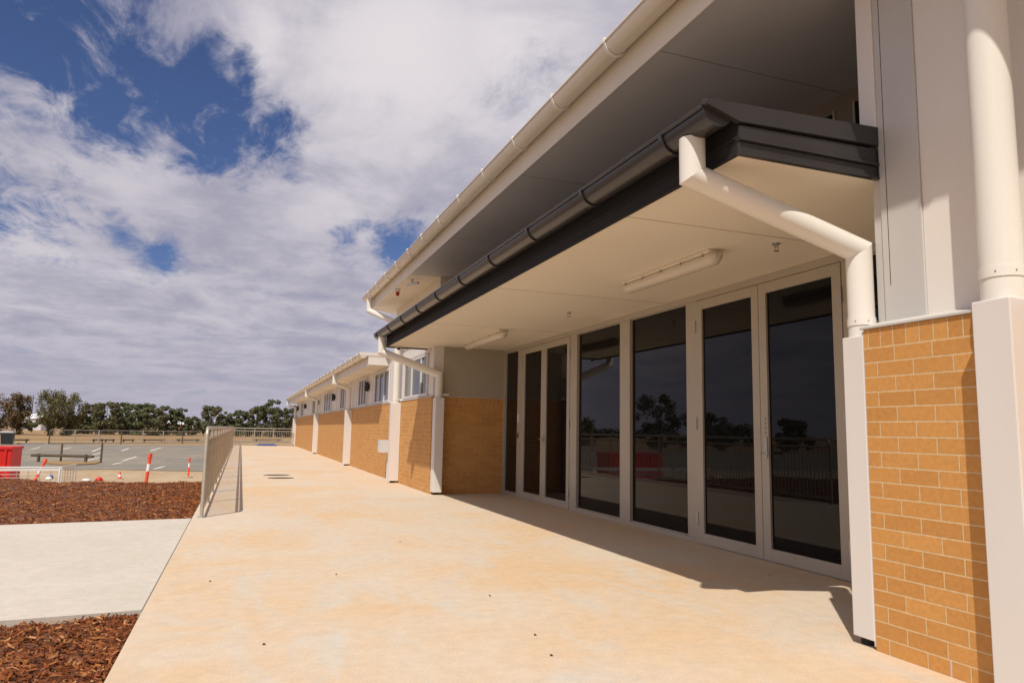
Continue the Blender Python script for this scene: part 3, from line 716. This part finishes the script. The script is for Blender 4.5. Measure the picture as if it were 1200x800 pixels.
# pedestrian barriers (galvanised, low)
def ped_barrier(label, loc, rot):
    w, h = 2.15, .93
    t_ = thing('pedestrian_barrier', (0,0,0), label, 'barrier', 'low metal site barriers before the red bin')
    MB().tube([(-w/2, 0, .05), (-w/2, 0, h-.06), (-w/2+.06, 0, h), (w/2-.06, 0, h), (w/2, 0, h-.06), (w/2, 0, .05)], .026, 10).build('frame', M['winframe'], t_)
    MB().box(-w/2+.03, w/2-.03, -.02, .02, h-.13, h-.035).build('top_panel', M['shed'], t_)
    for k in range(5):
        z = .17+k*.125; MB().tube([(-w/2, 0, z), (w/2, 0, z)], .010, 6).build('cross_bar', M['winframe'], t_)
    for k in range(5):
        xx = -w/2+w*(k+1)/6; MB().tube([(xx, 0, .14), (xx, 0, h-.1)], .012, 6).build('upright', M['galv'], t_)
    for xx in (-w/2+.2, w/2-.2): MB().box(xx-.03, xx+.03, -.3, .3, 0, .04).build('foot', M['galv'], t_)
    t_.location = loc; t_.rotation_euler = (0, 0, rot); return t_
pb = ped_barrier('low grey metal barrier with white top panel, nearest the leaning marker post', (-7.35, 32.0, ZC-.03), R(6))
dup(pb, (-9.6, 31.75, ZC-.03), 'low grey metal barrier in front of the red bin at the picture edge', R(5))
dup(pb, (-11.85, 31.6, ZC-.03), 'low grey metal barrier continuing the row left of the others', R(3))
dup(pb, (-6.28, 33.15, ZC-.03), 'low grey metal barrier turned end-on at the right end of the row', R(86))
# delineator posts
def marker(label, loc, tilt=(0,0), h=1.12):
    t_ = thing('marker_post', (0,0,0), label, 'marker post', 'orange and white site marker posts')
    MB().tube([(0,0,.08),(0,0,h-.12)], .042, 14).build('post_body', M['orange'], t_)
    MB().tube([(0,0,h-.12),(0,0,h-.08),(0,0,h)], [.055,.055,.042], 14).tube([(0,-.06,h-.02),(0,.06,h-.02)], .025, 8).build('post_cap', M['orange'], t_)
    MB().tube([(0,0,h*.52),(0,0,h*.72)], .0445, 14).build('reflective_band', M['reflect'], t_)
    MB().prismz([(.21*math.cos(a), .21*math.sin(a)) for a in [math.tau*k/8+.39 for k in range(8)]], 0, .07).build('base', M['rubber'], t_, .01)
    t_.location = loc; t_.rotation_euler = (tilt[0], tilt[1], R(20)); return t_
p = gp(220.5, 559.5); mk = marker('upright orange and white marker post on a pale base, close to the balustrade', (p.x, p.y, ZC-.03), h=1.0)
d = ray(172, 545); d = d/d.y; m2 = dup(mk, (d.x*27.5, 27.5, -1.02), 'orange and white marker post leaning slightly behind the mulch, left of the upright one'); m2.rotation_euler = (0, R(4), R(10)); m2.scale = (1.25,)*3
d = ray(38, 545); d = d/d.y; m3 = dup(mk, (d.x*33.6, 33.6, ZC-.03), 'orange and white marker post tilting far over behind the low barriers'); m3.rotation_euler = (R(-6), R(20), 0); m3.scale = (1.25,)*3
# little cone
p = gp(140, 561.5)
t_ = thing('traffic_cone', (p.x, p.y, ZC-.03), 'tiny orange and white traffic cone beyond the mulch crest', 'traffic cone')
MB().tube([(p.x,p.y,ZC+.01),(p.x,p.y,ZC+.33)], [.09,.03], 14).build('cone_body', M['orange'], t_)
MB().tube([(p.x,p.y,ZC+.10),(p.x,p.y,ZC+.2)], [.078,.058], 14).build('white_band', M['reflect'], t_)
MB().box(p.x-.15,p.x+.15,p.y-.15,p.y+.15,ZC-.03,ZC+.01).build('cone_base', M['rubber'], t_)
# rubbish on the mulch crest
def lump(name, px, py, dist, sx, sy, sz, mat, label, cat):
    d = ray(px, py); d = d/d.y; x, y, z = d.x*dist, dist, H+d.z*dist
    b_ = MB(); n = 10; rings = []
    for j in range(6):
        a = math.pi/2*j/5; rr = math.cos(a)*.999+.001
        rings.append([(x+sx*rr*math.cos(math.tau*k/n)*(1+.15*random.random()), y+sy*rr*math.sin(math.tau*k/n), z+sz*math.sin(a)*(1+.15*random.random())) for k in range(n)])
    vs = [p for r_ in rings for p in r_]; b_.add(vs, [(j*n+k, j*n+(k+1) % n, (j+1)*n+(k+1) % n, (j+1)*n+k) for j in range(5) for k in range(n)]+[tuple(range(n-1,-1,-1))], True)
    tag(b_.build(name, M[mat]), label, cat)
lump('plastic_tub', 101, 563, 17.2, .085, .06, .04, 'shed', 'white plastic tub lying on the crest of the mulch', 'tub')
lump('red_bucket', 116, 563, 17.2, .07, .06, .07, 'red', 'small red bucket lid on the crest of the mulch beside the white tub', 'bucket')
lump('crumpled_bag', 57, 561.5, 31,     .11, .09, .09, 'shed', 'crumpled white bag behind the metal barrier', 'bag')
lump('blue_bag', 60, 560.5, 31.3, .07, .08, .13, 'blue', 'small blue bag beside the crumpled white one', 'bag')
# timber rails round the verge and the car park edge
def log_rail(pxa, pya, pxb, pyb, label, h=.42, posts=2):
    A = gp(pxa, pya); Bp = gp(pxb, pyb)
    t_ = thing('log_rail', ((A.x+Bp.x)/2, (A.y+Bp.y)/2, ZC-.03), label, 'barrier rail', 'low timber rails of the car park')
    r_ = .09
    MB().tube([(A.x, A.y, ZC+h), (Bp.x, Bp.y, ZC+h)], r_, 8).build('rail', M['wood'], t_)
    for k in range(posts):
        f_ = (k+.5)/posts if posts > 1 else .5
        f_ = .12+.76*k/max(1, posts-1)
        q = A.lerp(Bp, f_); MB().tube([(q.x, q.y, ZC-.1), (q.x, q.y, ZC+h+.12)], .10, 8).build('post', M['wood'], t_)
log_rail(36, 541, 109, 542.5, 'low timber rail on the dirt verge behind the metal barriers')
for a, b_, yy in ((5, 34, 519.5), (108, 121, 519), (122, 134, 519), (143, 157, 519), (166, 193, 518.7), (206, 234, 518.5), (240, 268, 518.2), (296, 330, 518)):
    log_rail(a, yy, b_, yy-.2, {5:'low timber rail at the far left edge of the car park', 108:'short timber rail before the field, first right of the pole', 122:'short timber rail before the field below the dark trees', 143:'single timber rail with one post behind the parking bays', 166:'long timber rail at the back of the car park above the leaning marker', 206:'timber rail beyond the upright marker post', 240:'timber rail seen through the balustrade at the back of the car park', 296:'timber rail seen through the far end balustrade'}[a], h=.40)
# star pickets
for px, yb, yt, lab in ((71, 541.5, 524, 'thin dark picket rising behind the metal barrier, left of two'), (118, 542.5, 522.5, 'thin dark picket at the right end of the dirt verge')):
    p = gp(px, yb); h_ = (yb-yt)*p.length/846
    tag(MB().box(p.x-.03, p.x+.03, p.y-.03, p.y+.03, ZC-.1, ZC+h_).box(p.x-.06, p.x+.06, p.y-.005, p.y+.005, ZC-.1, ZC+h_-.02).build('star_picket', M['wood']), lab, 'picket', 'star pickets on the verge')
# temporary fence at the back of the car park
def fence(px0, px1, label, posts):
    A = gp(px0, 520.3); Bp = gp(px1, 519.5)
    t_ = thing('wire_fence', (A.x, A.y, ZC-.03), label, 'fence', 'tall wire fences between car park and field')
    ht = 1.72
    MB().tube([(A.x, A.y, ZC+ht), (Bp.x, Bp.y, ZC+ht)], .03, 8).tube([(A.x, A.y, ZC+.15), (Bp.x, Bp.y, ZC+.15)], .03, 8).build('top_rail', M['galv'], t_)
    for k in range(posts):
        q = A.lerp(Bp, k/(posts-1)); MB().tube([(q.x, q.y, ZC-.1), (q.x, q.y, ZC+ht)], .075, 8).build('post', M['galv' if k % 3 else 'wood'], t_)
    wv_ = MB(); L_ = (Bp-A).length; nn = int(L_/.5)
    for k in range(1, 9): z = ZC+.15+k*.18; wv_.tube([(A.x, A.y+.01, z), (Bp.x, Bp.y+.01, z)], .009, 4, False)
    for k in range(nn): q = A.lerp(Bp, (k+.5)/nn); wv_.tube([(q.x, q.y+.01, ZC+.1), (q.x, q.y+.01, ZC+ht)], .008, 4, False)
    wv_.build('wire_mesh', M['galv'], t_)
fence(57, 235, 'wire fence with steel posts along the back of the car park', 8)
fence(-220, 16, 'wire fence continuing behind the red skip bin', 8)
p = gp(8, 520.5)
t_ = thing('bin', (p.x, p.y, ZC), 'dark grey wheeled bin standing by the fence at the far left', 'bin')
MB().prismy([(p.x-.5, ZC-.05), (p.x+.5, ZC-.05), (p.x+.62, ZC+1.3), (p.x-.62, ZC+1.3)], p.y-.5, p.y+.5).build('bin_body', M['black'], t_, .03)
MB().box(p.x-.66, p.x+.66, p.y-.55, p.y+.55, ZC+1.302, ZC+1.5).build('bin_lid', M['trimgrey'], t_, .03)

# ------------------------------------------------------------------ trees
LM = {'gum': leaf_mat('gum_leaves', [(.085,.097,.046),(.115,.122,.052),(.062,.072,.038),(.145,.145,.062),(.075,.084,.045)]),
      'pale': leaf_mat('pale_leaves', [(.125,.125,.045),(.155,.145,.055),(.10,.105,.04),(.18,.16,.065),(.14,.11,.05)]),
      'olive': leaf_mat('olive_leaves', [(.105,.102,.048),(.13,.122,.054),(.08,.083,.038),(.15,.13,.065)]),
      'rust': leaf_mat('rusty_leaves', [(.17,.11,.055),(.13,.10,.045),(.20,.13,.07),(.10,.085,.04)]),}
def tree(name, px, dist, ytop, wpx, kind, label, group, seed, shape='round', nleaf=1500, trunk=.25, az=None, hh=None, ww=None):
    rng = random.Random(seed)
    d = ray(px, 500); d = d/math.hypot(d.x, d.y)
    if az is not None: d = Vector((math.sin(R(az)), math.cos(R(az)), 0))
    base = Vector((d.x*dist, d.y*dist, ZC-.1))
    sc = dist*math.hypot(fw.x, fw.y)/846*1.06
    if hh is None:
        dd = ray(px, ytop); dd = dd/math.hypot(dd.x, dd.y); hh = H+dd.z*dist - ZC
        ww = wpx*dist/846*.98
    t_ = thing(name, base, label, 'tree', group)
    tb = MB(); h0 = hh*trunk
    lean = rng.uniform(-.05, .05)*hh
    tb.tube([base, base+Vector((lean*.4, 0, h0)), base+Vector((lean, 0, hh*.78))], [hh*.028, hh*.02, hh*.006], 8)
    limbs = []
    for k in range(7):
        a = rng.uniform(0, math.tau); z0 = h0*(.8+.35*rng.random()); s0 = base+Vector((lean*.4, 0, z0)); e = s0+Vector((math.cos(a)*ww*.33, math.sin(a)*ww*.33, (hh-z0)*rng.uniform(.3, .75)))
        tb.tube([s0, s0.lerp(e, .5)+Vector((0,0,.06*hh)), e], [hh*.012, hh*.008, hh*.003], 6)
    tb.build('trunk', M['bark'], t_)
    c = MB(); nc = {'round': 46, 'poplar': 60, 'umbrella': 26, 'shrub': 16}[shape]
    cl_ = []
    for k in range(nc):
        a = rng.uniform(0, math.tau); u = rng.random()
        if shape == 'poplar':
            z = h0*.6+(hh-h0*.6)*(u**.85); rad = ww*.5*(.30+.75*math.sin(math.pi*min(1, (.12+.88*(1-u)))))*rng.random()**.5*.9
            cr = ww*.13
        elif shape == 'umbrella':
            z = hh*(.55+.40*u); rad = ww*.42*rng.random()**.5; cr = ww*.15
        elif shape == 'shrub':
            z = hh*(.15+.7*u); rad = ww*.42*math.sqrt(1-u*.6)*rng.random()**.5; cr = ww*.16
        else:
            z = hh*(trunk-.02+(.95-trunk)*u); rr = math.sqrt(max(.04, 1-((z/hh-.42)/.62)**2)); rad = ww*.52*rr*rng.random()**.45; cr = ww*rng.uniform(.10, .17)
        cl_.append((base+Vector((lean*z/hh+math.cos(a)*rad, math.sin(a)*rad, min(z, hh-cr*.55))), cr*rng.uniform(.75, 1.2)))
    ls = dist*.00135 if shape != 'poplar' else dist*.0012
    if az is not None: ls = dist*.0022
    per = nleaf//nc
    for cc, cr in cl_:
        for q in range(per):
            v = Vector((rng.gauss(0,1), rng.gauss(0,1), rng.gauss(0,1))).normalized()*cr*rng.random()**.4; v.z *= .72 if shape != 'poplar' else 1.5
            p_ = cc+v; s_ = ls*rng.uniform(.6, 1.25)
            n_ = (v.normalized()+Vector((rng.gauss(0,.6), rng.gauss(0,.6), rng.gauss(.3,.6)))).normalized(); u_ = n_.orthogonal().normalized(); w_ = n_.cross(u_)
            ang = rng.uniform(0, math.tau); uu = u_*math.cos(ang)+w_*math.sin(ang); vv = n_.cross(uu)
            c.add([p_-uu*s_, p_+vv*s_*.5, p_+uu*s_, p_-vv*s_*.5], [(0,1,2,3)])
    c.build('crown', LM[kind], t_)
G1 = 'trees at the edge of the dry field'
T = [
 (-8, 190, 466, 46, 'rust', 'broad rusty brown thin-leaved tree cut by the left picture edge', 'poplar'),
 (20, 186, 462, 26, 'rust', 'slim olive and rust tree just right of the cut-off one at the left edge', 'poplar'),
 (38, 230, 490, 18, 'gum', 'low dark bush in the gap between the two pale tree pairs', 'shrub'),
 (57, 178, 458, 32, 'pale', 'tallest pale green feathery tree at the left', 'poplar'),
 (78, 182, 462, 30, 'pale', 'pale green feathery tree touching the dark grove on its right', 'poplar'),
 (92, 215, 484, 20, 'olive', 'small olive tree filling the foot of the pale pair', 'round'),
 (108, 215, 471, 24, 'gum', 'dark gum with a flat top at the left end of the grove', 'round'),
 (125, 208, 468.5, 30, 'olive', 'wide olive gum second from the left of the grove', 'round'),
 (141, 216, 470, 22, 'gum', 'dark gum in the middle of the grove behind the wide one', 'round'),
 (153, 212, 472, 22, 'gum', 'dark narrow gum near the middle of the grove', 'round'),
 (166, 205, 470, 24, 'gum', 'tall dark gum on the right half of the grove', 'round'),
 (178, 200, 476, 26, 'olive', 'rounded olive gum standing low before the grove', 'round'),
 (193, 214, 474, 24, 'gum', 'dark gum at the right end of the grove', 'round'),
 (214, 208, 477, 21, 'gum', 'ragged thin gum standing apart right of the grove', 'round'),
 (228, 220, 486, 13, 'olive', 'small olive tree between the ragged gum and the umbrella gum', 'round'),
 (246, 204, 475, 23, 'olive', 'open umbrella-shaped gum with sky showing under its crown', 'umbrella'),
 (239, 225, 492, 26, 'gum', 'low dark scrub under the umbrella-shaped gum', 'shrub'),
 (268, 214, 481, 22, 'gum', 'rounded dark gum leading the right-hand grove', 'round'),
 (283, 208, 479, 24, 'gum', 'bushy dark gum second in the right-hand grove', 'round'),
 (300, 216, 474, 20, 'olive', 'upright olive gum in the right-hand grove', 'round'),
 (318, 205, 466.5, 30, 'gum', 'tallest gum of the right-hand grove with a high domed crown', 'round'),
 (334, 212, 476, 26, 'olive', 'olive gum partly hidden by the far corner of the wing', 'round'),
 (352, 220, 474, 30, 'gum', 'dark gum mostly hidden behind the end of the wing', 'round'),
]
for i, (px, dist, yt, w_, kd, lab, shp) in enumerate(T):
    tree({'rust':'deciduous_tree','pale':'poplar_tree'}.get(kd, 'gum_tree' if shp != 'shrub' else 'bush'), px, dist, yt, w_, kd, lab, G1, 100+i, shp, 5200 if shp == 'round' else (5200 if shp == 'poplar' else 2200), trunk=.05 if shp != 'umbrella' else .4)
# trees further left, seen only in the tinted glass
for i, (az, dist, hh, ww, kd, shp, lab) in enumerate([(-27, 95, 8.5, 7, 'gum', 'round', 'tall dark tree left of the view, mirrored in the glass beside the far doors'), (-31.5, 120, 6.5, 7.5, 'gum', 'round', 'rounded tree mirrored in the middle tinted pane'), (-38.5, 130, 6, 6, 'olive', 'round', 'small round tree mirrored in the first leaf of the near doors'),
        (-43.5, 140, 7, 9, 'gum', 'round', 'broad tree mirrored in the glass of the nearest door'), (-48, 130, 8, 7, 'gum', 'round', 'tree mirrored at the right edge of the nearest door'), (-35, 200, 6, 16, 'gum', 'shrub', 'low tree line mirrored behind the middle pane'), (-22, 150, 6, 9, 'olive', 'round', 'olive tree beyond the left picture edge, mirrored in the far door')]):
    tree('gum_tree' if shp != 'shrub' else 'bush', 0, dist, 0, 0, kd, lab, 'trees left of the view', 300+i, shp, 4200, .10, az, hh, ww)
# far tree belts and distant roofs
def belt(px0, px1, dist, hmin, hmax, seed, mat='gum', label='', n=60):
    rng = random.Random(seed); c = MB(); d0 = ray(px0, 500); d0 = d0/math.hypot(d0.x, d0.y)*dist; d1 = ray(px1, 500); d1 = d1/math.hypot(d1.x, d1.y)*dist
    for k in range(n):
        f_ = (k+rng.random())/n; cc = d0.lerp(d1, f_); h_ = rng.uniform(hmin, hmax); cr = h_*.6
        for q in range(110):
            v = Vector((rng.gauss(0,1), rng.gauss(0,1), rng.gauss(0,1))).normalized()*rng.random()**.4
            p_ = Vector((cc.x+v.x*cr*1.6, cc.y+v.y*cr, ZC+h_*.48+v.z*h_*.5)); s_ = dist*.0016
            n_ = Vector((rng.gauss(0,1), rng.gauss(0,1), rng.gauss(0,1))).normalized(); uu = n_.orthogonal().normalized(); vv = n_.cross(uu)
            c.add([p_-uu*s_, p_+vv*s_*.6, p_+uu*s_, p_-vv*s_*.6], [(0,1,2,3)])
    tag(c.build('far_tree_belt', LM[mat]), label, 'woodland', kind='stuff')
belt(-420, 520, 420, 3.5, 6.5, 5, 'gum', 'low dark far-off tree line along the horizon', 130)
def house(px, dist, w_, h_, label, wall='shed', roof='shed'):
    d = ray(px, 500); d = d/math.hypot(d.x, d.y)*dist
    t_ = thing('shed', (d.x, d.y, ZC), label, 'shed', 'distant roofs among the trees')
    MB().box(d.x-w_/2, d.x+w_/2, d.y, d.y+8, ZC-.2, ZC+h_*.7).build('wall', M[wall], t_)
    MB().add([(d.x-w_/2-.4, d.y-.4, ZC+h_*.701), (d.x+w_/2+.4, d.y-.4, ZC+h_*.701), (d.x+w_/2+.4, d.y+8.4, ZC+h_*.701), (d.x-w_/2-.4, d.y+8.4, ZC+h_*.701), (d.x-w_/2-.4, d.y+4, ZC+h_), (d.x+w_/2+.4, d.y+4, ZC+h_)], [(0,1,5,4),(2,3,4,5),(0,4,3),(1,2,5),(3,2,1,0)]).build('roof', M[roof], t_)
    MB().box(d.x-w_*.2, d.x+w_*.05, d.y-.05, d.y-.001, ZC, ZC+h_*.5).build('door', M['trimgrey'], t_)
house(36, 300, 6, 5.6, 'white shed roof glimpsed between the rusty tree and the pale trees', 'shed', 'shed')
house(205, 300, 5, 4.2, 'white walled shed glimpsed at the right end of the dark grove', 'orange_roof', 'shed')
house(222, 330, 7, 4.6, 'pale grey shed between the ragged gum and the umbrella gum', 'shed', 'shed')
# power pole
d = ray(35.5, 500); d = d/math.hypot(d.x, d.y)*320
t_ = thing('power_pole', (d.x, d.y, ZC), 'thin distant power pole standing between the trees at the left', 'pole')
MB().tube([(d.x,d.y,ZC-.1),(d.x,d.y,ZC+12.5)], [.22,.16], 8).build('pole_shaft', M['bark'], t_)
MB().box(d.x-1.2,d.x+1.2,d.y-.08,d.y+.08,ZC+11.3,ZC+11.5).build('cross_arm', M['bark'], t_)
